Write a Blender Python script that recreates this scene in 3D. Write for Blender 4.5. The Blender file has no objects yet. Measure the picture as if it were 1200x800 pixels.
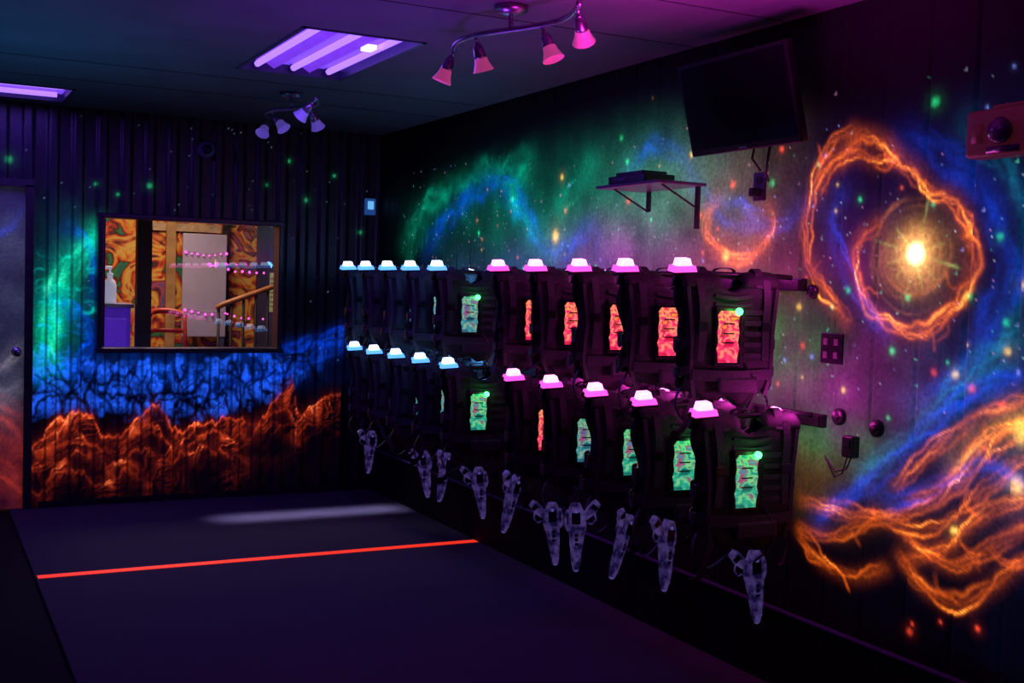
import bpy, bmesh, math, random
import numpy as np
from mathutils import Vector, Matrix, Euler, noise as mn
random.seed(4)
rng=np.random.default_rng(7)
scn=bpy.context.scene
XR=3.05; YB=8.05; H=2.62; XL=-1.2; YF=-1.0; CH=1.55

# ------------------------------------------------------------------ helpers
def link(o,parent=None):
    bpy.context.collection.objects.link(o)
    if parent is not None: o.parent=parent
    return o
def empty(name,loc=(0,0,0),rot=(0,0,0)):
    e=bpy.data.objects.new(name,None);e.location=loc;e.rotation_euler=rot;e.empty_display_size=.1
    return link(e)
def mat(name,base,rough=.6,metal=0.,emit=None,es=0.,var=.25,scale=20.,bump=0.,spec=None):
    m=bpy.data.materials.new(name);m.use_nodes=True;nt=m.node_tree;N=nt.nodes;L=nt.links
    b=N['Principled BSDF'];b.inputs['Roughness'].default_value=rough;b.inputs['Metallic'].default_value=metal
    if spec is not None: b.inputs['Specular IOR Level'].default_value=spec
    tc=N.new('ShaderNodeTexCoord');nz=N.new('ShaderNodeTexNoise');nz.inputs['Scale'].default_value=scale;nz.inputs['Detail'].default_value=5
    L.new(tc.outputs['Object'],nz.inputs['Vector'])
    cr=N.new('ShaderNodeValToRGB')
    cr.color_ramp.elements[0].position=.3;cr.color_ramp.elements[1].position=.7
    cr.color_ramp.elements[0].color=(*[c*(1-var) for c in base],1);cr.color_ramp.elements[1].color=(*[min(1,c*(1+var)) for c in base],1)
    L.new(nz.outputs['Fac'],cr.inputs['Fac']);L.new(cr.outputs['Color'],b.inputs['Base Color'])
    if bump>0:
        bp=N.new('ShaderNodeBump');bp.inputs['Strength'].default_value=bump;bp.inputs['Distance'].default_value=.01
        L.new(nz.outputs['Fac'],bp.inputs['Height']);L.new(bp.outputs['Normal'],b.inputs['Normal'])
    if emit is not None:
        b.inputs['Emission Color'].default_value=(*emit,1);b.inputs['Emission Strength'].default_value=es
        if es<2: m.cycles.emission_sampling='NONE'
    return m
def finish(name,bm,mats,parent=None,smooth=False,loc=None):
    me=bpy.data.meshes.new(name);bmesh.ops.recalc_face_normals(bm,faces=bm.faces);bm.to_mesh(me);bm.free()
    for m in mats: me.materials.append(m)
    if smooth:
        for p in me.polygons: p.use_smooth=True
    o=bpy.data.objects.new(name,me);link(o,parent)
    if loc is not None:o.location=loc
    return o
def steal(o):
    me=o.data;bpy.data.objects.remove(o);return me
def bbox(bm,c,s,mi=0,rot=None,bev=0.,seg=2):
    M=Matrix.Translation(c)@(rot.to_4x4() if rot is not None else Matrix.Identity(4))@Matrix.Diagonal((*s,1))
    r=bmesh.ops.create_cube(bm,size=1,matrix=M);vs=r['verts'];fs=set(f for v in vs for f in v.link_faces)
    for f in fs:f.material_index=mi
    if bev>0:
        es=list(set(e for v in vs for e in v.link_edges))
        r2=bmesh.ops.bevel(bm,geom=es,offset=bev,segments=seg,affect='EDGES',profile=.5)
        for f in r2['faces']: f.material_index=mi
def tube(bm,pts,r,seg=8,mi=0,caps=True):
    pts=[Vector(p) for p in pts];n=len(pts)
    rs=r if isinstance(r,(list,tuple)) else [r]*n
    rings=[];ref=None
    for i,p in enumerate(pts):
        t=(pts[min(i+1,n-1)]-pts[max(i-1,0)]).normalized()
        if ref is None:
            ref=Vector((0,0,1)) if abs(t.z)<.9 else Vector((1,0,0))
        a=(ref-t*ref.dot(t)).normalized();ref=a;b=t.cross(a)
        rings.append([bm.verts.new(p+(a*math.cos(2*math.pi*k/seg)+b*math.sin(2*math.pi*k/seg))*rs[i]) for k in range(seg)])
    for i in range(n-1):
        for k in range(seg):
            f=bm.faces.new((rings[i][k],rings[i][(k+1)%seg],rings[i+1][(k+1)%seg],rings[i+1][k]));f.material_index=mi
    if caps:
        for q in (rings[0],rings[-1][::-1]):
            f=bm.faces.new(q);f.material_index=mi
def ribbon(bm,pts,w,th=.003,mi=0,wd=(1,0,0)):
    P=[Vector(p) for p in pts]
    Q=[]
    for i in range(len(P)-1):
        p0=P[max(i-1,0)];p1=P[i];p2=P[i+1];p3=P[min(i+2,len(P)-1)]
        for k in range(5):
            t=k/5;Q.append(.5*((2*p1)+(p2-p0)*t+(2*p0-5*p1+4*p2-p3)*t*t+(3*p1-p0-3*p2+p3)*t**3))
    Q.append(P[-1]);n=len(Q);rings=[]
    for i,p in enumerate(Q):
        t=(Q[min(i+1,n-1)]-Q[max(i-1,0)]).normalized();a=Vector(wd);a=(a-t*a.dot(t)).normalized();b=t.cross(a)
        rings.append([bm.verts.new(p+a*x*w/2+b*y*th/2) for x,y in ((-1,-1),(1,-1),(1,1),(-1,1))])
    for i in range(n-1):
        for k in range(4):
            f=bm.faces.new((rings[i][k],rings[i][(k+1)%4],rings[i+1][(k+1)%4],rings[i+1][k]));f.material_index=mi
    for q in (rings[0],rings[-1][::-1]):
        f=bm.faces.new(q);f.material_index=mi
def prism(bm,outline,y0,y1,mi=0,bev=0.):
    A=[bm.verts.new((x,y0,z)) for x,z in outline];B=[bm.verts.new((x,y1,z)) for x,z in outline];n=len(A)
    fs=[bm.faces.new(A),bm.faces.new(B[::-1])]
    for i in range(n): fs.append(bm.faces.new((A[i],B[i],B[(i+1)%n],A[(i+1)%n])))
    for f in fs:f.material_index=mi
    if bev>0:
        es=[e for f in fs[:2] for e in f.edges]
        r=bmesh.ops.bevel(bm,geom=list(set(es)),offset=bev,segments=2,affect='EDGES')
        for f in r['faces']:f.material_index=mi
def sphere(bm,c,r,mi=0,s=(1,1,1),u=12,v=8):
    q=bmesh.ops.create_uvsphere(bm,u_segments=u,v_segments=v,radius=r,matrix=Matrix.Translation(c)@Matrix.Diagonal((*s,1)))
    for f in set(f for x in q['verts'] for f in x.link_faces): f.material_index=mi

# ------------------------------------------------------------------ mural canvas
def vn(Hh,W,ch,cw):
    gh=int(Hh/ch)+3;gw=int(W/cw)+3;g=rng.random((gh,gw))
    y=np.arange(Hh)/ch;x=np.arange(W)/cw;yi=y.astype(int);xi=x.astype(int)
    fy=(y-yi)[:,None];fx=(x-xi)[None,:];fy=fy*fy*(3-2*fy);fx=fx*fx*(3-2*fx)
    a=g[yi][:,xi];b=g[yi][:,xi+1];c=g[yi+1][:,xi];d=g[yi+1][:,xi+1]
    return a*(1-fy)*(1-fx)+b*(1-fy)*fx+c*fy*(1-fx)+d*fy*fx
def fbm(Hh,W,cell,oct=4,asp=1.):
    s=0;t=0
    for i in range(oct):
        w=.5**i;s=s+w*vn(Hh,W,max(1.5,cell/2**i),max(1.5,cell*asp/2**i));t+=w
    return s/t
LAT=np.random.default_rng(3).random((256,256))
def vn_at(x,y):
    x=x+500;y=y+500;xi=np.floor(x).astype(int);yi=np.floor(y).astype(int);fx=x-xi;fy=y-yi;fx=fx*fx*(3-2*fx);fy=fy*fy*(3-2*fy)
    g=lambda a,b:LAT[b%256,a%256]
    return (g(xi,yi)*(1-fx)+g(xi+1,yi)*fx)*(1-fy)+(g(xi,yi+1)*(1-fx)+g(xi+1,yi+1)*fx)*fy
def catmull(p,step):
    p=[np.array(q,float) for q in p];p=[2*p[0]-p[1]]+p+[2*p[-1]-p[-2]];out=[]
    for i in range(1,len(p)-2):
        n=max(2,int(np.linalg.norm(p[i+1]-p[i])/step))
        for k in range(n):
            t=k/n
            out.append(.5*((2*p[i])+(-p[i-1]+p[i+1])*t+(2*p[i-1]-5*p[i]+4*p[i+1]-p[i+2])*t*t+(-p[i-1]+3*p[i]-3*p[i+1]+p[i+2])*t**3))
    out.append(p[-2]);return np.array(out)
class Canvas:
    def __init__(s,u0,u1,z0,z1,res):
        s.us=np.arange(u0,u1+res*.5,res);s.zs=np.linspace(z0,z1,int((z1-z0)/res)+1);s.res=res;s.u0=u0;s.z0=z0
        s.W=len(s.us);s.Hh=len(s.zs);s.c=np.zeros((s.Hh,s.W,3));s.U,s.Z=np.meshgrid(s.us,s.zs)
    def dabmax(s,m,u,z,r,a):
        R=int(3*r/s.res)+1;i=int((u-s.u0)/s.res);j=int((z-s.z0)/s.res)
        i0=max(0,i-R);i1=min(s.W,i+R+1);j0=max(0,j-R);j1=min(s.Hh,j+R+1)
        if i0>=i1 or j0>=j1:return
        g=a*np.exp(-((s.us[i0:i1][None,:]-u)**2+(s.zs[j0:j1][:,None]-z)**2)/(r*r))
        v=m[j0:j1,i0:i1];np.maximum(v,g,out=v)
    def strand(s,m,P,w,amp,k,spread,jag):
        T=np.gradient(P,axis=0);T/=np.linalg.norm(T,axis=1)[:,None]+1e-9
        Nn=np.stack([-T[:,1],T[:,0]],1);L=np.concatenate([[0],np.cumsum(np.linalg.norm(np.diff(P,axis=0),axis=1))])
        ph=rng.random(8)*6.28;f=rng.uniform(.8,1.3,4)
        off=spread*(.75*np.sin(L*5*f[0]+ph[0])+.45*np.sin(L*13*f[1]+ph[1])+jag*.5*np.sin(L*37*f[2]+ph[2])+jag*.25*np.sin(L*90*f[3]+ph[3]))+ (rng.random()-.5)*spread
        am=amp*(.55+.45*np.sin(L*6*f[2]+ph[4]))*(.7+.3*np.sin(L*23+ph[5]))*(1 if k==0 else rng.uniform(.4,1))
        ww=w*(.7+.5*np.sin(L*9+ph[6]))*rng.uniform(.6,1.2)
        e=np.minimum(1,np.minimum(L,L[-1]-L)/(.12*L[-1]+1e-6));am=am*(.15+.85*e)
        Q=P+Nn*off[:,None]
        for q,a,r in zip(Q,am,ww): s.dabmax(m,q[0],q[1],max(r,s.res*.8),a)
    def stroke(s,pts,w,col,amp=1.,n=6,spread=.03,hot=None,glow=0.,jag=.35,gk=.2):
        P=catmull(pts,max(s.res*.7,w*.45));m=np.zeros((s.Hh,s.W))
        for k in range(n): s.strand(m,P,w,amp,k,spread,jag)
        s.c+=m[...,None]*np.array(col)
        if hot is not None: s.c+=(np.clip(m,0,1.5)**4)[...,None]*np.array(hot)
        if glow>0:
            g=np.zeros((s.Hh,s.W))
            for q in P[::4]: s.dabmax(g,q[0],q[1],glow,gk*amp)
            s.c+=g[...,None]*np.array(col)*(.3+.9*fbm(s.Hh,s.W,.10/s.res,4))[...,None]
    def haze(s,u,z,su,sz,col,amp,noise=.8,cell=.25,asp=1.):
        g=amp*np.exp(-((s.U-u)/su)**2-((s.Z-z)/sz)**2)
        if noise>0:g=g*(1-noise+noise*2*fbm(s.Hh,s.W,cell/s.res,4,asp)**1.5)
        s.c+=g[...,None]*np.array(col)
    def dot(s,u,z,r,col,amp=1.):
        m=np.zeros((s.Hh,s.W));s.dabmax(m,u,z,r,amp);s.dabmax(m,u,z,r*2.5,.06*amp);s.c+=m[...,None]*np.array(col)

OR=(1.,.13,.006);HOT=(.5,.45,.06);BL=(.0,.05,.75);GR=(.0,.36,.2);TE=(.0,.18,.3);MG=(.4,.02,.35);RED=(1.,.04,.01)
# right wall
A=Canvas(.5,YB,0,H,.007)
A.haze(6.4,1.95,.8,.24,GR,.12,.9,.35);A.haze(5.6,1.95,.5,.26,GR,.26,.8,.3);A.haze(4.75,2.0,.5,.30,GR,.38,.6,.3)
A.haze(4.3,2.0,.45,.25,(.2,.5,.36),.24,.6,.25);A.haze(3.85,1.90,.33,.24,(.75,.28,.30),.22,.7,.25)
A.haze(4.75,1.72,.5,.17,MG,.48,.7,.25);A.haze(5.3,1.6,.8,.2,(.1,.05,.4),.3,.7,.3);A.haze(3.9,1.65,.4,.15,(.7,.12,.12),.22,.6,.2)
A.haze(3.72,1.36,.32,.17,(.03,.45,.05),.50,.7,.15);A.haze(3.25,1.28,.45,.2,(.35,.02,.25),.22,.9,.2)
A.haze(3.3,1.15,.4,.2,(.3,.02,.3),.2,.8,.15);A.haze(3.32,1.02,.28,.10,(.02,.35,.05),.28,.8,.15);A.haze(3.35,.85,.3,.12,(.4,.2,.02),.25,.8,.2)
A.haze(2.6,1.2,.35,.3,TE,.13,1.,.2);A.haze(2.5,2.0,.3,.25,(.0,.04,.3),.12,.9,.2);A.haze(3.2,1.85,.4,.25,(.05,.02,.35),.10,.9,.2)
A.haze(2.0,1.2,.8,.6,(.02,.05,.3),.2,1.,.3);A.haze(1.2,1.6,.7,.6,(.3,.03,.25),.2,1.,.3)
g1=[(7.52,1.82),(7.3,1.99),(7.02,2.09),(6.62,2.176),(6.03,2.213),(5.72,2.237)]
A.stroke(g1,.045,GR,.55,5,.06,glow=.12)
for k in range(60):
    i=rng.integers(0,len(g1)-1);t=rng.random();u=g1[i][0]*(1-t)+g1[i+1][0]*t;z=g1[i][1]*(1-t)+g1[i+1][1]*t
    A.stroke([(u,z-.25),(u-.02,z-.05),(u-.03,z+.10)],.03,GR,.09,1,.004)
A.stroke([(5.72,2.24),(5.86,2.08),(5.70,1.88),(5.40,1.757)],.045,GR,.7,5,.05,glow=.12)
A.stroke([(5.37,1.94),(5.15,2.1),(5.075,2.23)],.06,GR,.65,4,.05,glow=.12)
A.stroke([(7.14,1.78),(6.74,1.99),(6.25,2.15),(5.92,2.08),(5.645,1.855),(5.40,1.735),(5.05,1.84),(4.96,1.71)],.035,BL,.6,6,.05,glow=.1)
A.stroke([(4.71,2.116),(4.5,2.22),(4.26,2.12),(4.065,1.94),(3.665,1.835),(3.44,1.893)],.02,BL,.55,5,.04,glow=.07)
A.stroke([(4.0,1.95),(4.07,1.887),(4.065,1.793),(3.96,1.72),(3.845,1.687),(3.71,1.725),(3.64,1.81),(3.67,1.903)],.012,OR,.9,5,.03,HOT,glow=.05)
A.stroke([(4.0,1.74),(3.85,1.69),(3.7,1.74)],.012,OR,.95,4,.02,HOT,glow=.05)
A.stroke([(3.21,2.15),(3.32,2.08),(3.4,1.97),(3.44,1.84),(3.42,1.7),(3.33,1.55),(3.19,1.44)],.0075,OR,1.1,6,.030,HOT,glow=.035,gk=.12)
A.stroke([(3.27,2.04),(3.17,2.13),(3.06,2.1),(3.0,2.04),(2.91,1.99),(2.82,1.91),(2.72,1.87),(2.67,1.77),(2.64,1.69),(2.67,1.58),(2.77,1.48),(2.88,1.43),(3.02,1.47),(3.13,1.55),(3.18,1.69),(3.14,1.77),(3.06,1.81)],.0075,OR,1.25,6,.022,HOT,glow=.035,gk=.14,jag=.6)
A.stroke([(3.38,1.94),(3.31,2.03),(3.2,2.07),(3.08,2.03),(2.98,2.04)],.008,OR,1.2,5,.024,HOT,glow=.035,gk=.12)
for k in range(9):
    p=[(3.42,1.9),(3.3,2.08),(2.7,1.85),(2.66,1.6),(2.85,1.44),(3.15,1.55),(3.35,1.58),(3.0,2.05),(2.75,1.5)][k]
    a=rng.random()*6.28;r=.06
    A.stroke([p,(p[0]+r*math.cos(a),p[1]+r*math.sin(a)),(p[0]+1.7*r*math.cos(a+.6),p[1]+1.7*r*math.sin(a+.6))],.005,OR,.45,2,.008)
A.stroke([(3.02,1.79),(3.05,1.69),(2.99,1.6),(2.85,1.56),(2.74,1.63),(2.73,1.72)],.012,(.5,.14,.02),.4,5,.018,glow=.06)
for k in range(8):
    r=.08+.018*k;a0=rng.random()*6.28
    A.stroke([(2.885+r*math.cos(a0+t*.5),1.70+r*math.sin(a0+t*.5)) for t in range(8)],.006,(.45,.12,.03),.4,2,.006)
A.stroke([(2.95,2.1),(2.73,2.0),(2.57,1.85),(2.51,1.69),(2.53,1.526),(2.66,1.355),(2.91,1.19)],.024,BL,.42,6,.04,glow=.08)
A.stroke([(2.70,2.12),(2.5,1.95),(2.43,1.7),(2.46,1.5),(2.6,1.3)],.016,TE,.35,5,.04,glow=.06)
A.stroke([(3.26,1.93),(3.30,1.82),(3.245,1.695),(3.15,1.54),(2.995,1.425)],.016,BL,.6,5,.022,glow=.05)
A.stroke([(2.425,1.32),(2.65,1.216),(2.82,1.08),(3.05,.868),(3.2,.78),(3.31,.694)],.015,BL,.9,6,.028,glow=.06)
A.stroke([(2.2,.98),(2.41,1.0),(2.57,1.02),(2.74,.92),(2.965,.835)],.015,BL,.8,5,.025,glow=.05)
A.stroke([(2.43,1.425),(2.59,1.333),(2.755,1.205),(2.935,1.037),(3.13,.884)],.016,TE,.7,6,.035,glow=.05)
flames=[[(2.1,1.4),(2.25,1.3),(2.42,1.24),(2.58,1.17),(2.71,1.07),(2.835,.977),(2.93,.887)],
[(2.15,1.18),(2.415,1.161),(2.525,1.093),(2.635,.965),(2.77,.856),(2.96,.775),(3.17,.75),(3.40,.756)],
[(2.1,1.12),(2.41,1.055),(2.53,.955),(2.665,.82),(2.805,.76),(2.995,.754),(3.185,.667),(3.415,.637)],
[(3.39,.624),(3.27,.536),(3.11,.525),(2.945,.594)],
[(2.88,.73),(2.76,.683),(2.635,.668),(2.52,.75),(2.40,.844),(2.2,.9)],
[(2.895,.653),(2.77,.564),(2.625,.542),(2.515,.628),(2.39,.739),(2.2,.78)],
[(2.2,1.0),(2.405,.923),(2.56,.84),(2.69,.729),(2.88,.64)],
[(2.3,1.22),(2.45,1.16),(2.6,1.08),(2.72,.94),(2.86,.84)]]
for f in flames:
    A.stroke(f,.0075,OR,1.05,5,.024,HOT,glow=.03,gk=.12)
for k in range(18):
    f=flames[rng.integers(0,8)];p=f[rng.integers(1,len(f)-1)];a=rng.uniform(2.6,3.8)+(0 if rng.random()<.5 else 3.14);r=rng.uniform(.05,.1)
    A.stroke([p,(p[0]+r*math.cos(a),p[1]+r*math.sin(a)*.7),(p[0]+1.8*r*math.cos(a+.5),p[1]+1.8*r*math.sin(a+.5)*.7)],.005,OR,.6,2,.01)
A.stroke([(2.40,1.2),(2.55,1.12),(2.68,1.0)],.02,(1,.4,.03),.7,4,.02,HOT,glow=.05)
A.dot(2.885,1.70,.028,(1.,.8,.4),6.);A.haze(2.885,1.70,.08,.08,(1.,.35,.04),1.1,0);A.haze(2.885,1.70,.14,.13,(.5,.2,.02),.35,.3)
for k in range(12):
    a=k*math.pi/6+.25;r=.20 if k%3==0 else .13
    A.stroke([(2.885,1.70),(2.885+.5*r*math.cos(a),1.70+.5*r*math.sin(a)),(2.885+r*math.cos(a),1.70+r*math.sin(a))],.005,(.35,.55,.12),.6,1,.0)
for u,z,r in [(5.40,1.817,.03),(2.42,1.147,.035),(2.43,.975,.025),(2.665,.785,.012),(3.93,1.70,.02)]: A.dot(u,z,r,(1.,.5,.08),1.6)
for p in [(2.83,2.21,.015),(2.54,1.75,.011),(2.65,1.56,.012),(3.2,1.57,.01),(2.97,1.36,.011),(4.78,2.28,.013),(4.72,2.16,.013),(5.92,2.04,.015),(3.65,1.99,.013),(6.35,1.86,.012),(2.5,1.48,.011),(2.91,1.55,.01)]: A.dot(p[0],p[1],p[2],(.02,.7,.22))
for p in [(3.37,2.05,.013),(3.9,2.0,.015),(2.83,.40,.011),(2.55,.49,.009),(2.62,1.26,.012),(3.02,.78,.011),(4.7,1.97,.014),(4.12,1.88,.014),(3.6,2.12,.011),(2.78,1.3,.011),(2.5,1.22,.012),(3.43,1.35,.012),(5.3,1.95,.012),(2.82,.43,.006),(2.7,.47,.006)]: A.dot(p[0],p[1],p[2],(.9,.06,.02))
for p in [(3.46,1.5,.012),(5.35,2.13,.015),(2.69,1.3,.012),(2.44,1.6,.011),(4.2,2.15,.012),(3.2,1.2,.01),(2.49,1.39,.011)]: A.dot(p[0],p[1],p[2],(1.,.6,.1))
for k in range(60):
    A.dot(rng.uniform(2.3,6.5),rng.normal(1.65,.35),rng.uniform(.005,.009),[(.9,.1,.03),(.05,.7,.3),(.9,.5,.1),(.2,.3,1.)][rng.integers(0,4)],.8)
for k in range(950):
    u=rng.uniform(.6,7.6);z=min(2.3,max(.3,rng.normal(1.65,.32)));c=[(.5,.6,.7),(.1,.6,.4),(.8,.25,.5),(.3,.3,.9)][rng.integers(0,4)]
    m=rng.uniform(.1,.55);i=int((u-A.u0)/A.res);j=int((z-A.z0)/A.res);A.c[j,i]+=np.array(c)*m
    if rng.random()<.25:A.c[j,i+1]+=np.array(c)*m*.6;A.c[min(A.Hh-1,j+1),i]+=np.array(c)*m*.6
A.c*=(.5+.85*fbm(A.Hh,A.W,.10/A.res,4))[...,None]
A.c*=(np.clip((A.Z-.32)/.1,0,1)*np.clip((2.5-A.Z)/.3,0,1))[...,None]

# back wall
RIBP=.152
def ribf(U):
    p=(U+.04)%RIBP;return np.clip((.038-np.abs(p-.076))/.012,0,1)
B=Canvas(XL,XR,0,H,.008)
B.haze(.88,1.45,.2,.38,(.0,.16,.22),.40,.9,.15);B.haze(.7,1.2,.2,.3,(.0,.25,.2),.3,.9,.12)
for dx in (0,.05,.1):
    B.stroke([(1.07+dx*.3,1.82),(.90+dx,1.64),(.79+dx,1.39),(.74+dx,1.14),(.73+dx,.88)],.026,(.0,.55,.28),1.1-dx*3,5,.03,(.05,.2,.15),glow=.08)
for k in range(70):
    u=rng.uniform(.72,1.08);z=rng.uniform(1.0,1.75)
    if u+.35*(z-1.4)>1.12 : continue
    r=rng.uniform(.02,.05);a=rng.random()*6.28
    B.stroke([(u+r*math.cos(a+t),z+r*.7*math.sin(a+t)) for t in (0,1,2,3)],.009,(.0,.5,.42) if z>1.3 else (.0,.16,.8),.75,1,.004)
w=fbm(B.Hh,B.W,.13/B.res,3,.6);w2=fbm(B.Hh,B.W,.06/B.res,3,.7)
vein=np.clip(np.abs(w-.5)*9-.2,0,1)*np.clip(np.abs(w2-.5)*8+.2,0,1)
cu=np.array([-1.2,.3,.6,.77,1.0,1.28,1.6,1.96,2.33,2.65,3.0,3.05]);ct=np.array([.9,1.0,1.05,1.08,1.02,.99,.98,1.0,1.03,1.14,1.27,1.28]);cb=np.array([.5,.55,.58,.56,.60,.56,.52,.55,.68,.9,1.2,1.2])
ct_=np.interp(B.us,cu,ct)[None,:]+.10*(w-.5)*2;cb_=np.interp(B.us,cu,cb)[None,:]+.1*(w2-.5)
band=np.clip((ct_-B.Z)/.05,0,1)*np.clip((B.Z-cb_)/.10,0,1)
fade=np.interp(B.us,[-1.2,.7,1.0,2.2,2.6,3.05],[.6,.8,1.,.9,.35,.15])[None,:]
B.c+=(band*vein*fade*1.2)[...,None]*np.array((.01,.08,.72))
B.haze(1.6,.9,.9,.12,(.0,.04,.35),.5,.9,.1)
for f in ([(.79,1.365),(.95,1.26),(1.06,1.09),(.95,.95)],[(.9,1.82),(1.06,1.65),(1.07,1.37)],[(2.1,.98),(2.42,1.05),(2.65,1.12),(3.0,1.3)],[(1.9,.8),(2.3,.85),(2.6,.98),(2.85,1.1)],[(.55,.9),(.75,.86),(1.0,.9)]):
    B.stroke(f,.018,BL,.8,5,.035,glow=.06)
def branch(u,z,a,r,depth,mask):
    pts=[(u,z)]
    for k in range(4):
        a+=rng.uniform(-.5,.5);u+=r*math.cos(a);z+=r*math.sin(a);pts.append((u,z))
    for q in catmull(pts,.006): B.dabmax(mask,q[0],q[1],.007+.004*depth,1.)
    if depth>0:
        for s_ in (-1,1): branch(u,z,a+s_*rng.uniform(.4,.9),r*.75,depth-1,mask)
dm=np.zeros((B.Hh,B.W))
for u in np.arange(.65,2.6,.19): branch(u+rng.uniform(-.05,.05),np.interp(u,cu,cb)-.02,1.57+rng.uniform(-.4,.4),.045,2,dm)
B.c*=(1-.9*np.clip(dm,0,1))[...,None]
def ridge(pts,col,amp,ang=.75,fall=.09,ck=1.):
    pts=sorted(pts);U_=[p[0] for p in pts];Z_=[p[1] for p in pts]
    P=catmull(list(zip(U_,Z_)),.01);o=np.argsort(P[:,0])
    off=rng.random()*50
    jz=.05*(vn_at(B.us/.045+off,B.us*0)-.5)+.03*(vn_at(B.us/.018+off,B.us*0)-.5)
    zr=(np.interp(B.us,P[o,0],P[o,1],left=-1,right=-1)+jz)[None,:]+.03*(fbm(B.Hh,B.W,.05/B.res,3)-.5)
    d=zr-B.Z;okm=((B.us>=U_[0])&(B.us<=U_[-1]))[None,:]
    B.c*=np.where((d>0)&okm,np.clip(.12+np.maximum(0,d-.18)*3,.12,.6),1.)[...,None]
    wp=(vn_at(B.U/.11+off,B.Z/.11)-.5)*.10+(vn_at(B.U/.04+off,B.Z/.04)-.5)*.035
    U2=B.U+wp;Z2=B.Z-wp*.8;ca,sa=math.cos(ang),math.sin(ang)
    l=U2*ca+Z2*sa;t=-U2*sa+Z2*ca
    n1=vn_at(l/.16+off,t/.030);n2=vn_at(l/.09,t/.014+off)
    st=(1-np.abs(2*n1-1))**5+.55*(1-np.abs(2*n2-1))**6
    big=np.clip(vn_at(B.U/.13+off+9,B.Z/.12)*2.6-.85,0,1.3)
    m=(d>0)*np.exp(-np.clip(d,0,9)/fall)*st*(.12+big)*1.35
    cr_=ck*np.exp(-(d/.010)**2)*np.clip(1.7*vn_at(B.U/.09+off,B.Z/.3)-.45,0,1.1)
    glow=np.exp(-np.abs(d)/.03)*.08
    B.c+=((m+cr_+glow)*amp*okm)[...,None]*np.array(col)
    B.c+=(np.clip(m+cr_,0,1.2)**4*amp*okm)[...,None]*np.array((.15,.09,.03))
OR2=(.85,.06,.010)
ridge([(-1.2,.6),(-.5,.7),(0,.55),(.49,.54),(.61,.37),(.71,.395),(.79,.53),(.90,.585),(1.005,.61),(1.14,.46),(1.28,.49),(1.39,.60),(1.48,.65),(1.62,.46),(1.79,.53),(2.0,.545),(2.145,.505),(2.3,.67),(2.42,.78),(2.47,.56),(2.65,.67),(2.78,.72)],OR2,.85)
ridge([(-1.2,.45),(0,.42),(.55,.36),(.75,.45),(.93,.50),(1.1,.36),(1.3,.42),(1.45,.52),(1.6,.36),(1.85,.45),(2.05,.38),(2.2,.5),(2.38,.62),(2.45,.5)],OR2,.6,.6,.08,.6)
ridge([(-1.2,.3),(0,.35),(.49,.21),(.69,.285),(.87,.28),(1.0,.41),(1.17,.25),(1.36,.37),(1.56,.26),(1.7,.34),(1.875,.33),(2.0,.26)],OR2,.55,.8,.07,.6)
ridge([(-1.2,.1),(.49,.12),(.74,.10),(.95,.24),(1.1,.12),(1.3,.2),(1.45,.1)],OR2,.3,.6,.06,.5)
B.c*=(.5+.8*fbm(B.Hh,B.W,.12/B.res,3))[...,None]
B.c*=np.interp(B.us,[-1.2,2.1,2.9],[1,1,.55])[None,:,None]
for p in [(.53,2.25,.02),(1.40,2.14,.016),(1.06,2.13,.011),(2.36,2.38,.012),(2.49,2.11,.015),(2.7,2.3,.01),(2.2,2.2,.01),(1.2,2.07,.01),(2.9,1.9,.012)]: B.dot(p[0],p[1],p[2],(.02,.5,.18),.6)
for k in range(160):
    i=rng.integers(5,B.W-5);j=rng.integers(110,B.Hh-5);B.c[j,i]+=np.array((.2,.35,.5))*rng.uniform(.05,.4)
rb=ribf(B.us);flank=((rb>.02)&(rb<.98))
B.c*=np.where(flank,.35,1.)[None,:,None]   # shade of the rib flanks painted into the mural colour

def mural_material(name,base,rough,metal,es,spec=.5):
    m=bpy.data.materials.new(name);m.use_nodes=True;nt=m.node_tree;N=nt.nodes;L=nt.links;b=N['Principled BSDF']
    b.inputs['Roughness'].default_value=rough;b.inputs['Metallic'].default_value=metal;b.inputs['Specular IOR Level'].default_value=spec
    at=N.new('ShaderNodeAttribute');at.attribute_name='mural'
    tc=N.new('ShaderNodeTexCoord');nz=N.new('ShaderNodeTexNoise');nz.inputs['Scale'].default_value=60;nz.inputs['Detail'].default_value=6
    L.new(tc.outputs['Object'],nz.inputs['Vector'])
    mr=N.new('ShaderNodeMapRange');mr.inputs['From Min'].default_value=.3;mr.inputs['From Max'].default_value=.7;mr.inputs['To Min'].default_value=.65;mr.inputs['To Max'].default_value=1.25
    L.new(nz.outputs['Fac'],mr.inputs['Value'])
    vm=N.new('ShaderNodeVectorMath');vm.operation='SCALE';L.new(at.outputs['Color'],vm.inputs[0]);L.new(mr.outputs['Result'],vm.inputs['Scale'])
    L.new(vm.outputs['Vector'],b.inputs['Emission Color']);b.inputs['Emission Strength'].default_value=es
    ad=N.new('ShaderNodeVectorMath');ad.operation='MULTIPLY_ADD';L.new(at.outputs['Color'],ad.inputs[0]);ad.inputs[1].default_value=(.12,.12,.12);ad.inputs[2].default_value=base
    L.new(ad.outputs['Vector'],b.inputs['Base Color'])
    bp=N.new('ShaderNodeBump');bp.inputs['Strength'].default_value=.25;bp.inputs['Distance'].default_value=.004
    L.new(nz.outputs['Fac'],bp.inputs['Height']);L.new(bp.outputs['Normal'],b.inputs['Normal'])
    m.cycles.emission_sampling='NONE'
    return m
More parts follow.
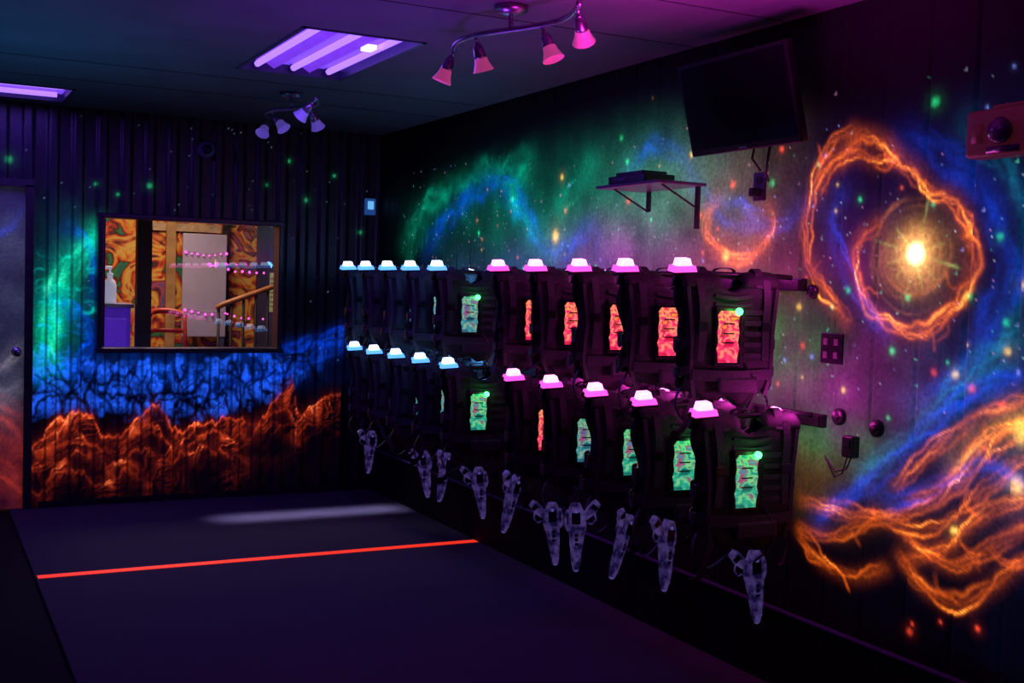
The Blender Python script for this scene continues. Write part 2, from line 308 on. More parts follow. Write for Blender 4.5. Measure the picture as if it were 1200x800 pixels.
def painted(name,cv,fn,holes,m):
    W,Hh=cv.W,cv.Hh
    co=fn(cv.U.ravel(),cv.Z.ravel()).astype(np.float32)
    idx=np.arange(W*Hh).reshape(Hh,W);q=np.stack([idx[:-1,:-1],idx[:-1,1:],idx[1:,1:],idx[1:,:-1]],-1).reshape(-1,4)
    uc=(cv.U[:-1,:-1]+cv.res/2).ravel();zc=(cv.Z[:-1,:-1]+cv.res/2).ravel();keep=np.ones(len(q),bool)
    for (u0,u1,z0,z1) in holes: keep&=~((uc>u0)&(uc<u1)&(zc>z0)&(zc<z1))
    q=q[keep];n=len(q)
    me=bpy.data.meshes.new(name);me.vertices.add(len(co));me.vertices.foreach_set('co',co.ravel())
    me.loops.add(n*4);me.loops.foreach_set('vertex_index',q.ravel().astype(np.int32));me.polygons.add(n)
    me.polygons.foreach_set('loop_start',np.arange(0,n*4,4,dtype=np.int32))
    me.update(calc_edges=True)
    at=me.attributes.new('mural','FLOAT_COLOR','POINT');rgba=np.ones((len(co),4),np.float32);rgba[:,:3]=np.clip(cv.c,0,4).reshape(-1,3)
    at.data.foreach_set('color',rgba.ravel());me.materials.append(m)
    return link(bpy.data.objects.new(name,me))
mR=mural_material('uv_mural_panel',(.008,.006,.011),.6,0,1.15,.25)
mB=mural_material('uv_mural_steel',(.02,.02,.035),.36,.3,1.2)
def fR(U,Z):
    g=(np.abs(((U-.06)%.2)-.1)>.096)
    return np.stack([XR+np.where(g,.012,0),U,Z],1)
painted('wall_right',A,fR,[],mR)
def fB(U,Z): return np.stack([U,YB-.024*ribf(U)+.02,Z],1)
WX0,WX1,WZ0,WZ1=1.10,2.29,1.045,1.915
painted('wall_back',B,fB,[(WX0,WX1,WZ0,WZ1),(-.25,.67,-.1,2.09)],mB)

# ------------------------------------------------------------------ room shell
black=mat('black_paint',(.008,.008,.011),.6)
M_ceil=mat('ceiling_board',(.09,.085,.11),.7,scale=3,var=.15,bump=.1)
M_car=mat('dark_carpet',(.042,.034,.060),.95,scale=220,var=.5,bump=.6)
M_rub=mat('rubber_floor',(.006,.005,.010),.85,scale=60,var=.3,spec=.15)
def slab(name,c,s,m,bev=0,parent=None):
    bm=bmesh.new();bbox(bm,(0,0,0),s,0,None,bev);return finish(name,bm,[m],parent,loc=c)
cx=(XL+XR)/2;cy=(YF+YB)/2
slab('floor',(cx+.05,cy+.1,-.07),(XR-XL+.4,YB-YF+.4,.1),M_rub)
slab('carpet_floor_mat',((.55+XR)/2,(YF+YB)/2,-.0105),(XR-.55,YB-YF-.02,.019),M_car,.004)
slab('wall_left',(XL-.05,cy,H/2),(.1,YB-YF+.2,H),black)
slab('wall_front',(cx,YF-.05,H/2),(XR-XL+.2,.1,H),black)
slab('wall_right_rear',(XR+.05,(YF+.5)/2,H/2),(.1,.5-YF,H),black)
TR=[(1.46,2.03,4.82,5.98),(-.36,.84,7.28,7.86)]
bm=bmesh.new()
xs=sorted({XL-.1,XR+.1,*[t[0] for t in TR],*[t[1] for t in TR]});ys=sorted({YF-.1,YB+.1,*[t[2] for t in TR],*[t[3] for t in TR]})
for i in range(len(xs)-1):
    for j in range(len(ys)-1):
        a,b,c,d=xs[i],xs[i+1],ys[j],ys[j+1]
        if any(a>=t[0]-1e-6 and b<=t[1]+1e-6 and c>=t[2]-1e-6 and d<=t[3]+1e-6 for t in TR): continue
        vs=[bm.verts.new(v) for v in ((a,c,H),(a,d,H),(b,d,H),(b,c,H))];bm.faces.new(vs)
bmesh.ops.remove_doubles(bm,verts=bm.verts,dist=1e-5)
finish('ceiling',bm,[M_ceil])
M_seam=mat('ceiling_seam',(.02,.02,.03),.7)
bm=bmesh.new()
for y in (.6,1.2,1.8,2.4,3.0,3.6,4.2,6.3,6.9): bbox(bm,(cx,y,H-.001),(XR-XL,.008,.002))
finish('trim_1',bm,[M_seam])
bm=bmesh.new();bbox(bm,(XR-.012,(YF+YB)/2,.15),(.024,YB-YF-.04,.298),0);bbox(bm,(XR-.016,(YF+YB)/2,.302),(.03,YB-YF-.04,.006),1)
finish('baseboard_right',bm,[mat('baseboard_black',(.006,.005,.008),.8,spec=.2),mat('trim_edge_purple',(.06,.035,.14),.4)])
bm=bmesh.new();bbox(bm,((.72+XR)/2,YB-.012,.02),(XR-.72,.02,.04));finish('baseboard_back',bm,[black])
M_tape=mat('fluorescent_tape',(.9,.08,.03),.5,emit=(1.,.035,.012),es=.85,var=.1)
slab('floor_tape_line',((.56+3.02)/2,6.2,.0),(2.46,.06,.003),M_tape)

# door in back wall
DC=Canvas(-.22,.64,0,2.08,.012)
DC.haze(.4,1.7,.5,.35,(.12,.14,.25),.35,.9,.15);DC.haze(.5,.25,.4,.3,(.5,.04,.02),.35,1.,.1);DC.haze(.4,1.1,.5,.35,(.05,.06,.12),.5,.8,.15);DC.haze(.3,.7,.5,.2,(.08,.09,.14),.6,1,.1)
for k in range(8):
    z=rng.uniform(.5,2.);DC.stroke([(-.1,z),(.2,z+.1),(.45,z-.05),(.62,z+.08)],.02,BL if z>1.4 else (.25,.22,.28),.35,2,.04,glow=.05)
for k in range(5):
    z=.12+.12*k;DC.stroke([(-.1,z),(.3,z+.05),(.5,z+.1),(.62,z-.02)],.012,OR2,.5,3,.03,glow=.04)
door=empty('door_1',(0,YB,0))
mD=mural_material('uv_mural_door',(.08,.08,.11),.4,0,.8)
dl=painted('door_leaf',DC,lambda U,Z:np.stack([U,np.full_like(U,.0),Z],1),[],mD);dl.parent=door
bm=bmesh.new()
bbox(bm,(.655,-.005,1.045),(.05,.06,2.09));bbox(bm,(-.24,-.005,1.045),(.05,.06,2.09));bbox(bm,(.2075,-.005,2.105),(.945,.06,.05))
bbox(bm,(.21,.03,1.04),(.86,.03,2.08),1)
finish('door_frame',bm,[mat('door_frame_paint',(.02,.02,.03),.5),mat('door_core',(.05,.05,.07),.5)],door)
chrome=mat('brushed_metal',(.45,.42,.5),.25,.9)
bm=bmesh.new();tube(bm,[(.585,.0,1.02),(.585,-.012,1.02)],.032,16);tube(bm,[(.585,-.01,1.02),(.585,-.045,1.02)],.011,12);sphere(bm,(.585,-.06,1.02),.029,s=(1,.75,1),u=18,v=12)
finish('door_knob',bm,[chrome],door,True)

# window
win=empty('window_1',(0,YB,0))
bm=bmesh.new()
x0,x1,z0,z1=WX0,WX1,WZ0,WZ1
for (c,s) in [(((x0+x1)/2,.02,z1+.012),(x1-x0+.07,.14,.034)),(((x0+x1)/2,.02,z0-.012),(x1-x0+.07,.16,.034)),((x0-.012,.02,(z0+z1)/2),(.034,.14,z1-z0)),((x1+.012,.02,(z0+z1)/2),(.034,.14,z1-z0))]:
    bbox(bm,c,s,0,None,.006)
bbox(bm,(x0+.02,.03,(z0+z1)/2),(.012,.03,z1-z0-.02),1)
finish('window_frame',bm,[mat('window_frame_black',(.02,.016,.035),.35),mat('window_track_dark',(.06,.05,.1),.3,.5)],win)
g=bpy.data.materials.new('window_glass');g.use_nodes=True;nt=g.node_tree;nt.nodes.clear()
o_=nt.nodes.new('ShaderNodeOutputMaterial');tr=nt.nodes.new('ShaderNodeBsdfTransparent');gl=nt.nodes.new('ShaderNodeBsdfGlossy');gl.inputs['Roughness'].default_value=.01;mx=nt.nodes.new('ShaderNodeMixShader')
fr=nt.nodes.new('ShaderNodeFresnel');fr.inputs['IOR'].default_value=1.9
nt.links.new(fr.outputs[0],mx.inputs[0]);nt.links.new(tr.outputs[0],mx.inputs[1]);nt.links.new(gl.outputs[0],mx.inputs[2]);nt.links.new(mx.outputs[0],o_.inputs[0])
bm=bmesh.new();vs=[bm.verts.new(v) for v in ((x0,.03,z0),(x1,.03,z0),(x1,.03,z1),(x0,.03,z1))];bm.faces.new(vs);finish('window_pane',bm,[g],win)

# ------------------------------------------------------------------ lobby behind window
def warm_mural():
    m=bpy.data.materials.new('lobby_mural');m.use_nodes=True;nt=m.node_tree;N=nt.nodes;L=nt.links;b=N['Principled BSDF']
    tc=N.new('ShaderNodeTexCoord');wv=N.new('ShaderNodeTexNoise');wv.inputs['Scale'].default_value=4.2;wv.inputs['Distortion'].default_value=1.1;wv.inputs['Detail'].default_value=3
    L.new(tc.outputs['Object'],wv.inputs['Vector']);cr=N.new('ShaderNodeValToRGB');e=cr.color_ramp.elements
    e[0].position=.28;e[0].color=(.02,.14,.14,1);e[1].position=.74;e[1].color=(.05,.12,.35,1)
    for p,c in ((.36,(.04,.30,.10,1)),(.40,(.06,.01,.01,1)),(.45,(.75,.07,.03,1)),(.49,(.95,.38,.03,1)),(.53,(.9,.65,.12,1)),(.57,(.8,.15,.03,1)),(.61,(.03,.02,.02,1)),(.66,(.6,.08,.15,1))):
        q=e.new(p);q.color=c
    L.new(wv.outputs['Fac'],cr.inputs['Fac']);L.new(cr.outputs['Color'],b.inputs['Base Color']);b.inputs['Roughness'].default_value=.7;return m
WM=warm_mural()
slab('wall_lobby_back',(1.6,10.45,1.3),(3.6,.1,2.6),WM);slab('wall_lobby_side',(2.80,9.25,1.3),(.08,2.3,2.6),mat('lobby_dark_blue',(.02,.03,.12),.6))
slab('wall_lobby_left',(-.2,9.3,1.3),(.1,2.4,2.6),WM);slab('floor_lobby',(1.3,9.32,-.05),(3.1,2.25,.1),mat('lobby_floor',(.1,.07,.06),.6));slab('ceiling_lobby',(1.3,9.32,2.65),(3.1,2.25,.1),mat('lobby_ceiling',(.3,.22,.15),.8))
slab('trim_2',(2.1,10.38,1.965),(.66,.03,.07),mat('beige_soffit',(.6,.42,.22),.6))
slab('trim_3',(2.47,10.36,1.3),(.05,.06,2.6),black)
slab('trim_4',(1.99,10.36,1.3),(.08,.04,2.6),mat('beige_wall_panel',(.5,.28,.10),.6,var=.4,scale=5))
bd=empty('partition_board',(2.25,10.2,0))
bm=bmesh.new();bbox(bm,(0,0,1.46),(.38,.04,.90),0,None,.01);bbox(bm,(-.16,.01,.5),(.04,.04,1.02),1);bbox(bm,(.16,.01,.5),(.04,.04,1.02),1);bbox(bm,(0,0,.02),(.4,.3,.04),1)
finish('board_panel',bm,[mat('pale_laminate',(.50,.46,.60),.35,var=.08,scale=4),chrome],bd)
po=empty('support_post',(1.455,8.55,0));bm=bmesh.new();bbox(bm,(0,0,1.3),(.10,.10,2.6),0,None,.006)
for k in range(18): bbox(bm,(0,-.052,.3+k*.12),(.102,.008,.012),0)
finish('post_shaft',bm,[black],po)
cb=empty('reception_cabinet',(1.25,8.8,0));bm=bmesh.new();bbox(bm,(0,0,.65),(.26,.4,1.30),0,None,.01);bbox(bm,(0,0,1.315),(.30,.44,.03),1,None,.006);bbox(bm,(0,-.205,1.0),(.2,.012,.45),2,None,.004)
finish('cabinet_body',bm,[mat('violet_cabinet',(.12,.03,.5),.4,emit=(.08,.02,.5),es=.35),mat('cabinet_top',(.3,.25,.4),.3),mat('violet_panel',(.16,.05,.6),.3,emit=(.08,.02,.5),es=.5)],cb)
bt=empty('hand_sanitizer_bottle',(1.245,8.68,1.331));bm=bmesh.new()
tube(bm,[(0,0,0),(0,0,.005),(0,0,.13),(0,0,.16),(0,0,.175),(0,0,.19)],[.04,.045,.045,.034,.018,.018],16);tube(bm,[(0,0,.19),(0,0,.215)],.021,12);tube(bm,[(0,0,.215),(0,0,.25)],.007,8);tube(bm,[(.012,0,.253),(-.02,0,.255),(-.055,0,.243)],[.012,.010,.007],8)
finish('pump_bottle',bm,[mat('white_plastic',(.85,.85,.9),.3,var=.03,emit=(.6,.6,.8),es=.35)],bt,True)
rl=empty('wooden_railing',(0,9.3,0));wood=mat('orange_wood',(.5,.2,.06),.4,var=.3,scale=8);bm=bmesh.new()
tube(bm,[(2.15,0,1.29),(2.2,0,1.32),(2.6,0,1.47),(2.72,0,1.51)],.022,10);tube(bm,[(2.15,0,.4),(2.72,0,.6)],.02,8)
for k in range(6):
    x=2.17+.10*k;z=1.29+(x-2.17)*.40;tube(bm,[(x,0,0),(x,0,z)],.012,8,1)
finish('rail_and_balusters',bm,[wood,black],rl,True)
st=empty('curved_back_stool',(1.70,8.95,0));redv=mat('red_vinyl',(.6,.05,.03),.35);bm=bmesh.new()
tube(bm,[(.13*math.cos(a)*1.,.12*math.sin(a),1.24+.03*math.sin(a)) for a in [math.pi*k/10 for k in range(11)]],.022,10)
tube(bm,[(.13*math.cos(a),.12*math.sin(a),1.12) for a in [math.pi*k/10 for k in range(11)]],.018,10)
for x in (-.13,.13): tube(bm,[(x,0,.78),(x*1.08,0,1.0),(x,0,1.24)],.016,8)
tube(bm,[(0,0,.72),(0,0,.74),(0,0,.79),(0,0,.80)],[.15,.17,.17,.15],20)
for a in range(4):
    c,s=math.cos(a*math.pi/2+.78),math.sin(a*math.pi/2+.78);tube(bm,[(c*.1,s*.1,.73),(c*.2,s*.2,0)],.014,8,1)
finish('stool_body',bm,[redv,black],st,True)
ps=empty('notice_poster',(2.755,9.79,1.42));bm=bmesh.new();bbox(bm,(0,0,0),(.006,.25,.34),0)
for k in range(7): bbox(bm,(-.004,0,.12-.04*k),(.002,.19,.012),1)
finish('poster_sheet',bm,[mat('poster_green',(.45,.6,.35),.6),mat('poster_text',(.15,.2,.12),.6)],ps)
fl=empty('pink_reflection_beads',(0,0,0));bm=bmesh.new()  # glowing beads modelled in place of vest-lamp reflections in the window pane
for (ax,ay,az,bx_,by,bz,n) in ((2.08,10.165,1.76,2.43,10.165,1.75,8),(2.08,10.165,1.25,2.43,10.165,1.23,7),(2.48,10.3,1.62,2.72,10.0,1.60,6),(2.48,10.3,1.22,2.72,10.0,1.20,6)):
    pts=[(ax+(bx_-ax)*k/(n-1),ay+(by-ay)*k/(n-1),az+(bz-az)*k/(n-1)-.015*math.sin(math.pi*k/(n-1))+random.uniform(-.008,.008)) for k in range(n)];tube(bm,pts,.002,5,0)
    for p in pts: sphere(bm,(p[0],p[1]-.008,p[2]-.010),.011*random.uniform(.7,1.2),1,u=8,v=6)
finish('reflection_bead_rows',bm,[black,mat('pink_reflection_glow',(.9,.1,.6),.3,emit=(1.,.10,.6),es=1.8)],fl)

# ------------------------------------------------------------------ fixtures
violet=mat('blacklight_glow',(.1,.05,.4),.5,emit=(.17,.055,.80),es=1.1,var=.05)
tubem=mat('blacklight_tube',(.4,.3,.9),.3,emit=(.36,.17,1.),es=1.5)
frame=mat('troffer_frame',(.06,.05,.12),.4)
dimv=mat('troffer_reflector',(.3,.15,.6),.3,emit=(.12,.02,.48),es=1.2)
def troffer(t):
    a,b,c,d=t;e=empty('ceiling_light_panel',((a+b)/2,(c+d)/2,H));w=b-a;l=d-c;bm=bmesh.new()
    for s in (-1,1):
        bbox(bm,(s*(w/2-.01),0,.02),(.02,l,.05),0);bbox(bm,(0,s*(l/2-.01),.02),(w,.02,.05),0)
    bbox(bm,(0,0,.048),(w,l,.01),1)
    if w<l:
        for x in (-.19,0.,.19):
            tube(bm,[(x,-l/2+.06,.022),(x,l/2-.06,.022)],.016,10,2)
            for y in (-l/2+.05,l/2-.05): bbox(bm,(x,y,.025),(.03,.03,.03),0)
        for x in (-.095,.095): prism(bm,[(x-.05,.043),(x+.05,.043),(x,.012)],-l/2+.03,l/2-.03,3)
        bbox(bm,(.12,-l/2+.30,.006),(.05,.08,.02),4)  # bright white spot in the panel, built as a small glowing block
    else:
        for y in (-.17,.17): tube(bm,[(-w/2+.06,y,.022),(w/2-.06,y,.022)],.016,10,2)
    finish('troffer_body',bm,[frame,violet,tubem,dimv,mat('bright_spot',(.8,.8,1),.3,emit=(.7,.6,1.),es=1.9)],e)
troffer(TR[0]);troffer(TR[1])

nick=mat('brushed_nickel',(.35,.28,.4),.28,.9)
frost=mat('frosted_glass_shade',(.75,.3,.5),.35,emit=(1.,.10,.38),es=.28,var=.1)
frost2=mat('frosted_glass_shade_blue',(.40,.35,.7),.35,emit=(.25,.15,.9),es=.2,var=.1)
def track(loc,fm,heads,half_l=.52):
    e=empty('ceiling_track_light',(loc[0],loc[1],H));bm=bmesh.new()
    tube(bm,[(0,0,0),(0,0,-.02),(0,0,-.035)],[.065,.065,.02],20,0);tube(bm,[(0,0,-.03),(0,0,-.09)],.009,8,0)
    wx=lambda y:.08*math.sin(2*math.pi*(y+half_l)/(2*half_l))
    tube(bm,[(wx(-half_l+2*half_l*t/24),-half_l+2*half_l*t/24,-.09) for t in range(25)],.011,8,0)
    finish('canopy_and_bar',bm,[nick],e,True)
    for i,(y,tilt,az) in enumerate(heads):
        bm=bmesh.new()
        tube(bm,[(0,0,.0),(0,0,-.03)],.007,8,0);sphere(bm,(0,0,-.035),.012,0)
        tube(bm,[(0,0,-.035),(0,0,-.05),(0,0,-.08),(0,0,-.092)],[.011,.021,.024,.025],14,0)
        tube(bm,[(0,0,-.09),(0,0,-.11),(0,0,-.13),(0,0,-.142)],[.025,.029,.037,.043],18,1,caps=False)
        sphere(bm,(0,0,-.11),.021,1)
        h=finish('spot_head_%d'%(i+1),bm,[nick,fm],e,True);h.location=(wx(y),y,-.09);h.rotation_euler=(tilt,az,0)
track((2.03,4.0),frost,[(.48,.2,.3),(.17,.1,-.35),(-.14,-.3,-.25),(-.46,.5,-.6)])
track((1.93,6.58),frost2,[(.46,-.5,.5),(.16,-.5,-.5),(-.14,.4,-.6),(-.44,.6,.6)],.46)

# TV
tv=empty('wall_mounted_tv',(2.93,3.67,2.125));tv.rotation_euler=(0,-.26,0)
bm=bmesh.new();bbox(bm,(0,0,.18),(.035,.68,.38),0,None,.006);bbox(bm,(-.0195,0,.185),(.003,.64,.335),1);bbox(bm,(.04,0,.18),(.05,.4,.2),0,None,.01);bbox(bm,(-.017,0,.003),(.006,.05,.008),2)
finish('tv_body',bm,[mat('tv_bezel',(.008,.008,.010),.3),mat('tv_screen',(.004,.004,.007),.12),chrome],tv)
bm=bmesh.new();tube(bm,[(.05,0,.2),(.13,0,.17)],.02,8);bbox(bm,(.10,0,.17),(.012,.2,.2))
finish('tv_bracket',bm,[black],tv)
bm=bmesh.new();tube(bm,[(3.03,3.62,2.25),(2.985,3.60,2.1),(3.0,3.63,2.02),(3.04,3.66,2.0)],.006,6);tube(bm,[(3.03,3.72,2.22),(3.0,3.72,2.09),(3.03,3.70,2.04)],.005,6);finish('tv_cable',bm,[black],None,True)
sh=empty('wall_shelf',(3.05,4.33,2.01));bm=bmesh.new();bbox(bm,(-.13,0,0),(.26,.50,.014),0,None,.004)
bbox(bm,(-.01,-.2,-.09),(.012,.025,.2),1);bbox(bm,(-.01,.18,-.05),(.012,.025,.1),1)
for y in (-.2,.18): tube(bm,[(-.012,y,-.1),(-.2,y,-.008)],.005,6,1)
finish('shelf_board',bm,[mat('shelf_purple',(.10,.05,.13),.35),black],sh)
bx=empty('media_player_box',(2.90,4.37,2.0185));bm=bmesh.new();bbox(bm,(0,0,.02),(.16,.30,.036),0,None,.004);bbox(bm,(0,0,.046),(.13,.22,.016),0,None,.003);bbox(bm,(-.082,.05,.02),(.003,.1,.01),1)
finish('player_case',bm,[mat('device_black',(.012,.012,.016),.25),mat('device_strip',(.1,.1,.15),.2)],bx)
el=empty('emergency_light_unit',(3.05,2.48,2.07));bm=bmesh.new();redg=mat('unit_housing',(.14,.03,.05),.4,emit=(.10,.01,.02),es=.25)
bbox(bm,(-.04,0,0),(.08,.30,.15),0,None,.015,3);tube(bm,[(-.075,.0,.0),(-.10,.0,0),(-.12,.0,0)],[.032,.042,.03],18,1);bbox(bm,(-.082,.0,-.055),(.006,.12,.02),1);bbox(bm,(-.04,0,.08),(.05,.12,.014),0,None,.004);bbox(bm,(-.082,.1,0),(.006,.04,.06),0)
finish('unit_body',bm,[redg,mat('unit_lamp',(.12,.06,.16),.15)],el,True)
def disc_dev(name,y,z,r=.035):
    e=empty(name,(XR,y,z));bm=bmesh.new();tube(bm,[(0,0,0),(-.012,0,0),(-.018,0,0)],[r,r,r*.8],20,0);tube(bm,[(-.017,0,0),(-.022,0,0)],[r*.45,r*.3],14,1);bbox(bm,(-.019,0,0),(.004,r*1.3,.006),1);finish('cover',bm,[mat('device_grey',(.02,.016,.026),.35),black],e,True)
disc_dev('wall_hook_plate',3.38,1.56,.028);disc_dev('wall_hook_plate',3.21,1.10,.032);disc_dev('wall_hook_plate',3.02,1.08,.032)
sp=empty('switch_plate',(XR,3.265,1.35));bm=bmesh.new();bbox(bm,(-.004,0,0),(.008,.115,.115),0,None,.002)
for y in (-.028,.028):
    for z in (-.025,.025): bbox(bm,(-.010,y,z),(.008,.022,.024),1,None,.002)
finish('plate',bm,[mat('plate_dark',(.02,.016,.03),.3),mat('plate_rocker',(.25,.15,.22),.3)],sp)
ou=empty('power_outlet',(XR,3.72,1.98));bm=bmesh.new();bbox(bm,(-.004,0,0),(.008,.075,.115),0,None,.002)
for z in (-.025,.025): tube(bm,[(-.006,0,z),(-.011,0,z)],.017,14,1)
bbox(bm,(-.03,0,-.025),(.04,.03,.035),1,None,.004);finish('plate',bm,[mat('outlet_dark',(.05,.04,.06),.3),black],ou)
th=empty('wall_thermostat',(2.965,YB,2.09));bm=bmesh.new();bbox(bm,(0,-.02,0),(.08,.03,.12),0,None,.006);bbox(bm,(0,-.037,.01),(.045,.004,.06),1)
finish('thermostat_body',bm,[mat('thermostat_case',(.1,.18,.35),.3,emit=(.02,.12,.5),es=.35),mat('thermostat_lcd',(.2,.5,.7),.3,emit=(.15,.5,.9),es=.9)],th)
dc=empty('dome_camera',(1.77,YB,2.41));bm=bmesh.new();tube(bm,[(0,0,0),(0,-.03,0),(0,-.04,0)],[.06,.06,.045],20,0);sphere(bm,(0,-.045,0),.035,1);finish('dome_body',bm,[mat('dome_base',(.12,.1,.3),.35),mat('dome_lens',(.02,.02,.06),.08)],dc,True)

# ------------------------------------------------------------------ vests
fab=mat('black_nylon',(.018,.015,.022),.55,scale=300,var=.5,bump=.35)
web=mat('black_webbing',(.045,.035,.055),.5,scale=150,var=.4,bump=.3)
plast=mat('black_plastic',(.012,.012,.016),.25)
def display_mat(name,pal,es,topc):
    m=bpy.data.materials.new(name);m.use_nodes=True;nt=m.node_tree;N=nt.nodes;L=nt.links;b=N['Principled BSDF'];b.inputs['Roughness'].default_value=.3
    tc=N.new('ShaderNodeTexCoord');mp=N.new('ShaderNodeMapping');mp.inputs['Scale'].default_value=(16,4,22);L.new(tc.outputs['Object'],mp.inputs['Vector'])
    nz=N.new('ShaderNodeTexNoise');nz.inputs['Scale'].default_value=1.7;nz.inputs['Detail'].default_value=1.;nz.inputs['Distortion'].default_value=.4;L.new(mp.outputs[0],nz.inputs['Vector'])
    cr=N.new('ShaderNodeValToRGB');cr.color_ramp.interpolation='LINEAR';e=cr.color_ramp.elements
    ps_=[.28,.38,.44,.52,.60,.66,.74];e[0].position=ps_[0];e[0].color=(*pal[0],1);e[1].position=ps_[-1];e[1].color=(*pal[-1],1)
    for p,c in list(zip(ps_,pal))[1:-1]:
        q=e.new(p);q.color=(*c,1)
    L.new(nz.outputs['Fac'],cr.inputs['Fac'])
    sx=N.new('ShaderNodeSeparateXYZ');L.new(tc.outputs['Object'],sx.inputs[0]);mr=N.new('ShaderNodeMapRange');mr.inputs['From Min'].default_value=-.20;mr.inputs['From Max'].default_value=-.14
    L.new(sx.outputs['Z'],mr.inputs['Value']);mi=N.new('ShaderNodeMix');mi.data_type='RGBA';L.new(mr.outputs['Result'],mi.inputs['Factor']);mu=N.new('ShaderNodeVectorMath');mu.operation='MULTIPLY';L.new(cr.outputs['Color'],mu.inputs[0]);mu.inputs[1].default_value=topc
    L.new(cr.outputs['Color'],mi.inputs['A']);L.new(mu.outputs[0],mi.inputs['B']);L.new(mi.outputs['Result'],b.inputs['Emission Color']);L.new(cr.outputs['Color'],b.inputs['Base Color']);b.inputs['Emission Strength'].default_value=es
    m.cycles.emission_sampling='NONE';return m
D_pink=display_mat('chest_display_pink',[(.5,.01,.05),(.85,.03,.12),(.9,.05,.14),(1.,.30,.12),(.95,.05,.16),(.35,.01,.04),(.9,.2,.05)],1.05,(.8,1.5,.7))
D_green=display_mat('chest_display_green',[(.01,.15,.12),(.02,.35,.22),(.03,.45,.28),(.25,.65,.25),(.05,.30,.25),(.45,.05,.16),(.05,.25,.4)],.85,(.9,1.3,.8))
D_cyan=display_mat('chest_display_cyan',[(.02,.12,.18),(.05,.28,.32),(.06,.35,.36),(.35,.50,.28),(.05,.22,.3),(.45,.08,.18),(.05,.15,.4)],.75,(.9,1.3,.9))
led=mat('green_led',(.05,.6,.1),.3,emit=(.05,1.,.13),es=7)
L_pink=mat('shoulder_lamp_pink_core',(.9,.5,.8),.3,emit=(1.,.33,.80),es=2.6,var=.02)
L_pink2=mat('shoulder_lamp_pink_skirt',(.9,.2,.6),.3,emit=(1.,.07,.58),es=1.8,var=.02)
L_cyan=mat('shoulder_lamp_cyan_core',(.5,.7,.9),.3,emit=(.60,.70,1.),es=2.8,var=.02)
L_cyan2=mat('shoulder_lamp_cyan_skirt',(.2,.5,.9),.3,emit=(.10,.38,1.),es=1.5,var=.02)

